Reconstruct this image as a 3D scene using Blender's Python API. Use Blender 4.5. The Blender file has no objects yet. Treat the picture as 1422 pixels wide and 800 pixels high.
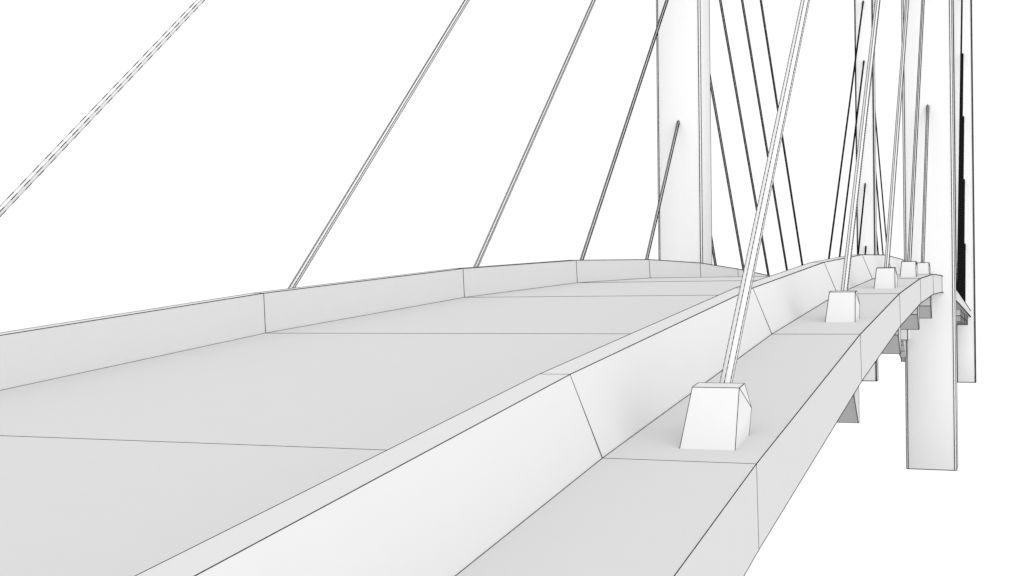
import bpy, bmesh, math
from mathutils import Vector, Matrix

K = 8.0                       # metres per half deck width
sc = bpy.context.scene
col = sc.collection

# ------------------------------------------------------------------ camera (eye at world origin)
F_PX, YAW, PIT, ROL, XC = 1771.538, -0.356382, 0.006414, -0.009051, -1.294946
EYE = Vector((0.0, 0.0, 0.0))


# ------------------------------------------------------------------ deck profile (gentle crest)
S0, DS = 0.211752, 1.522356
ZT = {-3: -1.0342, -2: -.7893, -1: -.5736, 0: -.3872, 1: -.2300, 2: -.1022, 3: -.0036, 4: .0658,
      5: .1058, 6: .1166, 7: .0982, 8: .0640, 9: .0230, 10: -.0230}


def zj(j):
    if j in ZT:
        return ZT[j]
    if j < 0:
        return ZT[-3] + (j + 3) * .25
    return ZT[10] - .0490 * (j - 10)


def zd(s):
    t = (s - S0) / DS
    a = math.floor(t)
    return zj(a) * (1 - (t - a)) + zj(a + 1) * (t - a)


J0, J1 = -3, 23
sj = lambda j: S0 + DS * j


def W(x, s, z):
    """bridge frame (half widths) -> metres, eye at the origin"""
    return Vector(((x + XC) * K, s * K, z * K))


# ------------------------------------------------------------------ materials
def mat(name, rgb, rough=.9, noise=.012, scale=1.5, spec=.1):
    m = bpy.data.materials.new(name)
    m.use_nodes = True
    nt = m.node_tree
    b = nt.nodes['Principled BSDF']
    b.inputs['Roughness'].default_value = rough
    b.inputs['Specular IOR Level'].default_value = spec
    tc = nt.nodes.new('ShaderNodeTexCoord')
    n = nt.nodes.new('ShaderNodeTexNoise')
    n.inputs['Scale'].default_value = scale
    n.inputs['Detail'].default_value = 3
    r = nt.nodes.new('ShaderNodeMapRange')
    r.inputs['To Min'].default_value = 1 - noise
    r.inputs['To Max'].default_value = 1 + noise
    mx = nt.nodes.new('ShaderNodeVectorMath')
    mx.operation = 'SCALE'
    mx.inputs[0].default_value = rgb
    nt.links.new(tc.outputs['Object'], n.inputs['Vector'])
    nt.links.new(n.outputs['Fac'], r.inputs['Value'])
    nt.links.new(r.outputs['Result'], mx.inputs['Scale'])
    nt.links.new(mx.outputs['Vector'], b.inputs['Base Color'])
    return m


def g(v):
    return (v, v, v)


M_DECK = mat('pale_grey_deck_concrete', g(.65))
M_WALL = mat('pale_grey_parapet_concrete', g(.705))
M_LEG = mat('off_white_pylon_paint', g(.75))
M_CABLE = mat('white_cable_sheath', g(.76))
M_BLOCK = mat('white_anchor_block_paint', g(.71))
M_BEAM = mat('pale_grey_floor_beam', g(.62))


def line_mat(name, dark, light, period):
    """black joint and edge piping whose blackness comes and goes in dashes along its run"""
    m = bpy.data.materials.new(name)
    m.use_nodes = True
    nt = m.node_tree
    b = nt.nodes['Principled BSDF']
    b.inputs['Roughness'].default_value = 1
    b.inputs['Specular IOR Level'].default_value = 0
    at = nt.nodes.new('ShaderNodeAttribute')
    at.attribute_name = 'run'
    n = nt.nodes.new('ShaderNodeMath')
    n.operation = 'FRACT'
    d = nt.nodes.new('ShaderNodeMath')
    d.operation = 'DIVIDE'
    d.inputs[1].default_value = period
    c = nt.nodes.new('ShaderNodeMath')
    c.operation = 'GREATER_THAN'
    c.inputs[1].default_value = .5
    mx = nt.nodes.new('ShaderNodeMix')
    mx.data_type = 'RGBA'
    mx.inputs['A'].default_value = (*g(dark), 1)
    mx.inputs['B'].default_value = (*g(light), 1)
    L = nt.links.new
    L(at.outputs['Fac'], d.inputs[0])
    L(d.outputs[0], n.inputs[0])
    L(n.outputs[0], c.inputs[0])
    L(c.outputs[0], mx.inputs['Factor'])
    L(mx.outputs['Result'], b.inputs['Base Color'])
    return m


M_LINE = line_mat('black_edge_piping', .0, .02, .35)
M_FINE = line_mat('finely_dashed_black_edge_piping', .0, .22, .12)
M_DASH = line_mat('dashed_black_edge_piping', .0, .45, .46)


# ------------------------------------------------------------------ mesh helpers
class MB:
    def __init__(self):
        self.v, self.f, self.mi, self.sm, self.run = [], [], [], [], []

    def pts(self, ps):
        n = len(self.v)
        self.v += [tuple(p) for p in ps]
        self.run += [0.0] * len(ps)
        return n

    def poly(self, ps, smooth=False):
        n = self.pts(ps)
        self.f.append(tuple(range(n, n + len(ps))))
        self.mi.append(0)
        self.sm.append(smooth)

    def hull(self, rings, cap=True, smooth=False):
        """loft closed rings of equal length"""
        n = len(rings[0])
        base = [self.pts(r) for r in rings]
        for a, b in zip(base, base[1:]):
            for i in range(n):
                j = (i + 1) % n
                self.f.append((a + i, a + j, b + j, b + i))
                self.mi.append(0)
                self.sm.append(smooth)
        if cap:
            self.f.append(tuple(base[0] + i for i in reversed(range(n))))
            self.f.append(tuple(base[-1] + i for i in range(n)))
            self.mi += [0, 0]
            self.sm += [False, False]

    def line(self, p, q, w=1.0):
        """thin square piping along an edge; a bit stouter on the far parts of the bridge"""
        p, q = Vector(p), Vector(q)
        d = (q - p)
        L = d.length
        if L < 1e-6:
            return
        d.normalize()
        u = d.orthogonal().normalized()
        v = d.cross(u)
        n = max(1, int(L / (1.2 * K)))
        rs = []
        for i in range(n + 1):
            c = p + (q - p) * (i / n)
            r = LW * w * max(.9 * K, c.length)
            rs.append([c + (u * math.cos(a) + v * math.sin(a)) * r for a in (0, 1.5708, 3.1416, 4.7124)])
        k0 = len(self.f)
        b0 = len(self.v)
        self.hull(rs)
        for i in range(k0, len(self.f)):
            self.mi[i] = 1
        for i in range(n + 1):
            for k in range(4):
                self.run[b0 + i * 4 + k] = L * i / n

    def build(self, name, m, parent=None, lm=None, origin=None):
        me = bpy.data.meshes.new(name)
        o = Vector(origin) if origin is not None else Vector((0, 0, 0))
        me.from_pydata([tuple(Vector(v) - o) for v in self.v], [], self.f)
        me.materials.append(m)
        me.materials.append(lm or M_LINE)
        me.polygons.foreach_set('material_index', self.mi)
        me.polygons.foreach_set('use_smooth', self.sm)
        at = me.attributes.new('run', 'FLOAT', 'POINT')
        at.data.foreach_set('value', self.run)
        me.update()
        ob = bpy.data.objects.new(name, me)
        col.objects.link(ob)
        ob.location = o
        if parent:
            ob.parent = parent
            ob.location = o - parent.location
        return ob


ROT = math.radians(29)
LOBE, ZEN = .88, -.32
LW = .00036                    # piping half width per metre


def tag(o, label, cat, group=None):
    o['label'] = label
    o['category'] = cat
    o['kind'] = 'thing'
    if group:
        o['group'] = group
    return o


def empty(name, loc):
    o = bpy.data.objects.new(name, None)
    col.objects.link(o)
    o.location = loc
    return o


# ------------------------------------------------------------------ bridge deck
WF, PI_, PO, PB, HP, TD = .6906, .6906, .7363, .7835, .1176, .1159

deck = tag(empty('bridge_deck', W(0, 0, -.5)),
           'long pale grey arched bridge deck of jointed slabs with ledges outside its low walls', 'bridge deck')
for j in range(J0, J1):
    a, b = sj(j), sj(j + 1)
    za, zb = zj(j), zj(j + 1)
    m = MB()
    sec = lambda s, z: [W(-1, s, z), W(1, s, z), W(1.002, s, z - TD), W(-1.002, s, z - TD)]
    m.hull([sec(a, za), sec(b, zb)], cap=(j in (J0, J1 - 1)))
    for sg in (-1, 1):
        m.line(W(sg, a, za), W(sg, b, zb))
        m.line(W(sg * 1.002, a, za - TD), W(sg * 1.002, b, zb - TD))
        m.line(W(sg * PB, a, za), W(sg * PB, b, zb), .95)
        m.line(W(sg * WF, a, za), W(sg * WF, b, zb), .95)
        if j < 8:
            m.line(W(sg, b, zb), W(sg * 1.002, b, zb - TD), .95)
        m.line(W(sg * PB, b, zb), W(sg, b, zb), 1.0)
    m.line(W(-WF, b, zb), W(WF, b, zb), 1.0)
    m.build('slab_segment', M_DECK, deck, origin=W(0, a, za))

for sg, lab in ((-1, 'low pale grey parapet wall along the far left side of the roadway'),
                (1, 'low parapet wall with sloping outer face between roadway and nearer ledge with anchor blocks')):
    wall = tag(empty('parapet_wall', W(sg * .73, 0, -.4)), lab, 'parapet wall', 'low walls along both sides of the roadway')
    PT = .696 if sg < 0 else PI_          # the far wall leans back a little
    for j in range(J0, J1):
        a, b = sj(j), sj(j + 1)
        za, zb = zj(j), zj(j + 1)
        m = MB()
        sec = lambda s, z: [W(sg * PI_, s, z - .002), W(sg * PT, s, z + HP), W(sg * PO, s, z + HP), W(sg * PB, s, z - .002)]
        rs = [sec(a, za), sec(b, zb)]
        if sg > 0:
            rs = [list(reversed(r)) for r in rs]
        m.hull(rs, cap=(j in (J0, J1 - 1)))
        m.line(W(sg * PT, a, za + HP), W(sg * PT, b, zb + HP), .95)
        m.line(W(sg * PO, a, za + HP), W(sg * PO, b, zb + HP))
        m.line(W(sg * PI_, b, zb), W(sg * PT, b, zb + HP), .95)
        m.line(W(sg * PT, b, zb + HP), W(sg * PO, b, zb + HP), .95)
        m.line(W(sg * PO, b, zb + HP), W(sg * PB, b, zb), .95)
        m.build('wall_panel', M_WALL, wall, origin=W(sg * .73, a, za))

# ------------------------------------------------------------------ pylon legs


def leg(sg, s0, s1, zbot, ztop, label, w=1.0):
    x0, x1, c = .737, 1.079, .013
    cs = .016
    m = MB()
    oc = [(x0 + c, s0), (x1 - c, s0), (x1, s0 + cs), (x1, s1 - cs), (x1 - c, s1), (x0 + c, s1), (x0, s1 - cs), (x0, s0 + cs)]
    if sg < 0:
        oc = [(-x, s) for x, s in reversed(oc)]
    n = 14
    rings = [[W(x, s, zbot + (ztop - zbot) * k / n) for x, s in oc] for k in range(n + 1)]
    m.hull(rings, smooth=True)
    for x, s in oc:
        m.line(W(x, s, zbot), W(x, s, ztop), w)
    for i in range(8):
        for z in (zbot, ztop):
            m.line(W(*oc[i], z), W(*oc[(i + 1) % 8], z), w)
    root = tag(empty('pylon_leg', W(sg * .908, (s0 + s1) / 2, zbot)), label, 'bridge pylon', 'tall white pylon legs')
    ob = m.build('shaft', M_LEG, root, origin=W(sg * .908, (s0 + s1) / 2, zbot))
    me = ob.data                                   # softly rounded faces: normals half way to the corner normals
    vn = [v.normal.copy() for v in me.vertices]
    cn = []
    for p in me.polygons:
        for vi in p.vertices:
            cn.append((p.normal * .34 + vn[vi] * .66).normalized() if p.use_smooth else p.normal.copy())
    me.normals_split_custom_set(cn)
    return root


T1, T1B, T2, T2B = 9.62, 10.0, 25.75, 26.13
leg(-1, T1, T1B, -1.27, 7.6, 'broad white pylon leg rising behind the far left parapet wall')
near = leg(1, T1, T1B, -1.27, 7.6, 'nearest white pylon leg, its foot hanging lowest beneath the ledge at the right')
leg(-1, T2, T2B, -1.716, 7.2, 'narrow distant pylon leg seen between the middle cables behind the deck crest')
leg(1, T2, T2B, -1.716, 7.2, 'distant pylon leg at the far right edge, half hidden behind the nearest leg')

# stepped corbel under the deck on the inner face of the nearest leg
m = MB()
prof = [(9.34, -.115), (9.34, -.326), (9.37, -.345), (9.45, -.372), (9.54, -.418), (9.62, -.470), (9.68, -.500), (9.85, -.500), (9.85, -.115)]
ring = lambda x: [W(x + (0 if z > -.40 or x > .7 else .005 if z > -.44 else .018), s, z) for s, z in prof]
m.hull([ring(.689), ring(.741)])
for x in (.689,):
    r = ring(x)
    for a, b in zip(r, r[1:]):
        m.line(a, b)
for a, b in zip(ring(.689), ring(.741)):
    m.line(a, b)
m.build('corbel', M_BEAM, near, origin=W(.71, 9.62, -.3))
# bearing seat wrapping the corner of the leg above the corbel
m = MB()
box = lambda z: [W(.700, 9.33, z), W(.772, 9.33, z), W(.772, 9.66, z), W(.700, 9.66, z)]
m.hull([box(-.331), box(-.1165)])
r = box(-.331)
m.line(r[0], r[1])
m.line(r[1], box(-.1165)[1])
m.build('bearing_seat', M_LEG, near, origin=W(.71, 9.6, -.2))

# ------------------------------------------------------------------ stay cables (hexagonal sheaths)


def cable(label, group, x0, s0, z0, x1, s1, z1, r=.0095, rot=ROT, lm=None, w=.9):
    p, q = W(x0, s0, z0), W(x1, s1, z1)
    d = (q - p).normalized()
    u = Vector((1, 0, 0))
    u = (u - d * u.dot(d)).normalized()
    v = d.cross(u)
    m = MB()
    off = [(u * math.cos(rot + i * math.pi / 3) + v * math.sin(rot + i * math.pi / 3)) * r * K for i in range(6)]
    n = 6
    m.hull([[p + (q - p) * (k / n) + o for o in off] for k in range(n + 1)], smooth=True)
    for o in off:
        m.line(p + o, q + o, w)
    o = m.build('stay_cable', M_CABLE, None, lm or M_LINE, origin=p)
    return tag(o, label, 'stay cable', group)


def fan(group, sg, se, rows, labels, zoff=.02, lms=(), **kw):
    """rows of (slope, height on the leg); each runs from the deck ledge to the leg face"""
    for i, ((mm, zl), lab) in enumerate(zip(rows, labels)):
        s, step = se, (-.01 if mm > 0 else .01)
        while zl + mm * (s - se) > zd(s) + zoff:
            s += step
        cable(lab, group, sg * (.918 if sg < 0 else .908 if i == 0 and mm > 0 and se < 20 else .911), s, zl + mm * (s - se), sg * .911, se + (.01 if mm > 0 else -.01), zl + mm * (.01 if mm > 0 else -.01),
              lm=lms[i] if i < len(lms) else None, **kw)


G1 = 'cables from the left ledge to the front of the nearer left pylon leg'
fan(G1, -1, T1, [(.818, 6.092), (.832, 4.878), (.854, 3.682), (.911, 2.493), (1.086, 1.325)],
    ['stay cable crossing the upper left corner, nearest of those beyond the roadway',
     'stay cable rising from the left wall top, second from the left edge',
     'stay cable rising from the left wall, third from the left edge',
     'steep stay cable from left wall crossing the edge of the broad left pylon leg',
     'shortest stay cable, ending low on the front of the broad left pylon leg'], lms=[M_DASH, M_FINE, M_FINE])
G2 = 'cables from the anchor blocks to the nearest pylon leg'
fan(G2, 1, T1, [(.818, 6.092), (.832, 4.878), (.854, 3.682), (.911, 2.493), (1.086, 1.335)],
    ['thickest stay cable, rising from the largest anchor block in front',
     'stay cable rising from the second nearest anchor block',
     'stay cable rising from the third nearest anchor block',
     'stay cable rising from the fourth anchor block, against the pylon leg edge',
     'short stay cable from the farthest anchor block ending low on the nearest pylon leg'], zoff=.045, lms=[M_FINE] * 3)
G3 = 'cables sloping away behind the nearer left pylon leg'
fan(G3, -1, T1B, [(-1.234, 1.523), (-1.046, 2.740), (-.948, 3.899), (-.917, 5.107), (-.897, 6.298)],
    ['dark short cable emerging just right of the foot of the broad left pylon leg',
     'dark cable leaning left, second right of the broad left pylon leg',
     'dark cable leaning left whose foot meets the low point between the two walls',
     'dark cable leaning left, passing just behind the thickest cable',
     'dark cable leaning left, farthest right of the broad left pylon leg'])
G4 = 'cables rising to the distant left pylon leg'
fan(G4, -1, T2, [(.835, 5.70), (.836, 4.53), (.87, 3.33), (.902, 2.13), (.99, .905)],
    ['thin black cable leaning right, leftmost of those going to the distant narrow pylon leg',
     'thin black cable leaning right, second toward the distant narrow pylon leg',
     'thin black cable to the distant narrow pylon leg, mostly behind the second block cable',
     'thin black cable ending mid height on the distant narrow pylon leg',
     'tiny black cable stub low on the distant narrow pylon leg, just above the wall'])
G5 = 'cables behind the distant left pylon leg'
fan(G5, -1, T2B, [(-.948, 3.40), (-.917, 4.60), (-.897, 5.85)],
    ['thin black cable close against the right edge of the distant narrow pylon leg',
     'thin black cable just right of the distant narrow pylon leg, middle of three',
     'thin black cable right of the distant narrow pylon leg, farthest from it'])
G6 = 'cables bunched beside the far right pylon leg'
fan(G6, 1, T2, [(.835, 5.70), (.836, 4.53), (.87, 3.33), (.902, 2.13), (.99, .905)],
    ['tallest of the black cables bunched beside the far right pylon leg',
     'second tallest of the black cables bunched beside the far right pylon leg',
     'middle one of the black cables bunched beside the far right pylon leg',
     'second shortest of the black cables bunched beside the far right pylon leg',
     'shortest of the black cables bunched beside the far right pylon leg'], w=1.0, r=.0098)

# ------------------------------------------------------------------ anchor blocks on the right ledge
LB = ['largest white anchor block on the ledge, at the foot of the thickest cable',
      'second nearest white anchor block on the ledge',
      'third nearest white anchor block on the ledge',
      'fourth white anchor block, beside the farthest one',
      'farthest white anchor block, in front of the nearest pylon leg']
for (s, lab) in zip((1.815, 3.60, 5.24, 6.86, 8.46), LB):
    m = MB()
    sl = (zd(s + .12) - zd(s)) / .12
    pr = [(0, -.003, .0405), (.068, .079, .0352), (.112, .079, .0352), (.138, .038, .0405), (.112, -.003, .0405)]
    R = lambda sg: [W(.9155 + sg * x, s + ds, zd(s) + h + sl * ds) for ds, h, x in pr]
    l, r = R(-1), R(1)
    m.poly([l[0], r[0], r[1], l[1]])
    m.poly([l[1], r[1], r[2], l[2]])
    m.poly([l[2], r[2], r[3], l[3]])
    m.poly([l[3], r[3], r[4], l[4]])
    m.poly([r[0], r[4], r[3]])
    m.poly([r[0], r[3], r[1]])
    m.poly([r[1], r[3], r[2]])
    m.poly([l[0], l[3], l[4]])
    m.poly([l[0], l[1], l[3]])
    m.poly([l[1], l[2], l[3]])
    m.poly([l[0], l[4], r[4], r[0]])
    for q in (l, r):
        m.line(q[0], q[1], .9)
        m.line(q[1], q[2], .9)
        m.line(q[2], q[3], .9)
        m.line(q[1], q[3], .9)
        m.line(q[3], q[4], .9)
    for i in (1, 2, 3):
        m.line(l[i], r[i], .9)
    o = m.build('anchor_block', M_BLOCK, origin=W(.9155, s, zd(s)))
    tag(o, lab, 'anchor block', 'white cable anchor blocks on the ledge')

# ------------------------------------------------------------------ floor beams under the deck
BL = ['nearest grey floor beam end poking below the ledge edge as a triangle',
      'second floor beam end below the ledge, beside the stepped corbel',
      'third floor beam end below the ledge, grey underside with white front',
      'fourth floor beam end below the ledge, in front of the nearest pylon leg']
BF = ['first of the tiny floor beams under the distant deck right of the nearest leg',
      'second of the tiny floor beams under the distant deck right of the nearest leg',
      'middle one of the tiny floor beams under the distant deck right of the nearest leg',
      'fourth of the tiny floor beams under the distant deck right of the nearest leg',
      'last of the tiny floor beams under the distant deck, by the far right leg']
for s, lab in list(zip((3.56, 5.42, 6.98, 8.62), BL)) + list(zip((18.7, 20.1, 21.6, 23.1, 24.6), BF)):
    z = zd(s)
    sl = (zd(s + .1) - zd(s)) / .1
    m = MB()
    pr = [(0, -TD - .001), (0, -.198), (.11, -.279), (.135, -.279), (.135, -TD - .001)]
    R = lambda x: [W(x, s + a, z + h + (sl * a if h > -.15 else 0)) for a, h in pr]
    l, r = R(-.955), R(.955)
    m.hull([l, r])
    for q in (l, r):
        for i in range(4):
            m.line(q[i], q[i + 1], .9)
    for i in (1, 2, 3):
        m.line(l[i], r[i], .9)
    o = m.build('floor_beam', M_BEAM, origin=W(0, s, z - TD))
    tag(o, lab, 'floor beam', 'floor beams under the deck')

# ------------------------------------------------------------------ camera
cam = bpy.data.cameras.new('camera')
cam.sensor_width = 36
cam.lens = 36 * F_PX / 1422
cam.clip_start = .05
cam.clip_end = 5000
co = bpy.data.objects.new('camera', cam)
col.objects.link(co)
cy, sy, cp, sp, cr, sr = (math.cos(YAW), math.sin(YAW), math.cos(PIT), math.sin(PIT), math.cos(ROL), math.sin(ROL))
Xr = Vector((cy, -sy, 0))
Yr = Vector((sy, cy, 0))
Z = Vector((0, 0, 1))
Fw = Yr * cp + Z * sp
U = -Yr * sp + Z * cp
Rt = Xr * cr + U * sr
Up = -Xr * sr + U * cr
co.matrix_world = Matrix(((Rt.x, Up.x, -Fw.x, 0), (Rt.y, Up.y, -Fw.y, 0), (Rt.z, Up.z, -Fw.z, 0), (0, 0, 0, 1)))
sc.camera = co

# ------------------------------------------------------------------ light: white overcast sky, brighter behind the viewer
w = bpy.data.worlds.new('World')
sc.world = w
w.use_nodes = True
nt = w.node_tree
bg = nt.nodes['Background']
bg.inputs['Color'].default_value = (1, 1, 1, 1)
tc = nt.nodes.new('ShaderNodeTexCoord')


def dotn(v):
    n = nt.nodes.new('ShaderNodeVectorMath')
    n.operation = 'DOT_PRODUCT'
    n.inputs[1].default_value = Vector(v).normalized()
    nt.links.new(tc.outputs['Generated'], n.inputs[0])
    return n.outputs['Value']


def rng(src, a, b, c, d_, smooth=True):
    n = nt.nodes.new('ShaderNodeMapRange')
    n.interpolation_type = 'SMOOTHSTEP' if smooth else 'LINEAR'
    n.inputs['From Min'].default_value = a
    n.inputs['From Max'].default_value = b
    n.inputs['To Min'].default_value = c
    n.inputs['To Max'].default_value = d_
    nt.links.new(src, n.inputs['Value'])
    return n.outputs['Result']


def mul_(a, b):
    n = nt.nodes.new('ShaderNodeMath')
    n.operation = 'MULTIPLY'
    nt.links.new(a, n.inputs[0])
    nt.links.new(b, n.inputs[1])
    return n.outputs[0]


def add_(a, b):
    n = nt.nodes.new('ShaderNodeMath')
    n.operation = 'ADD'
    nt.links.new(a, n.inputs[0])
    nt.links.new(b, n.inputs[1])
    return n.outputs[0]


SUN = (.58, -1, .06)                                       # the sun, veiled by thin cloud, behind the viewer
base = rng(dotn((-.35, .94, 0)), .45, .70, 1.06, 1.04)      # almost even white all round, keeps the backdrop blank
back_glow = rng(dotn(SUN), .25, 1, 0, LOBE)                     # unseen glow added behind the viewer to brighten faces turned that way
top = rng(dotn((0, 0, 1)), .65, 1, 0, ZEN)                 # sky dimmed overhead to hold down the upward faces
low = rng(dotn((0, 0, -1)), .46, .62, 1, .0)               # sky blacked out far below to grey the undersides
nt.links.new(mul_(add_(add_(base, back_glow), top), low), bg.inputs['Strength'])

sun = bpy.data.lights.new('sun', 'SUN')
sun.energy = .3
sun.angle = math.radians(60)
sun.color = (1, 1, 1)
so = bpy.data.objects.new('sun', sun)
col.objects.link(so)
so.rotation_euler = Vector(SUN).to_track_quat('Z', 'Y').to_euler()

sc.view_settings.view_transform = 'Standard'
sc.view_settings.look = 'None'
sc.view_settings.exposure = 0
sc.view_settings.gamma = 1
sc.render.engine = 'CYCLES'
sc.cycles.use_denoising = True
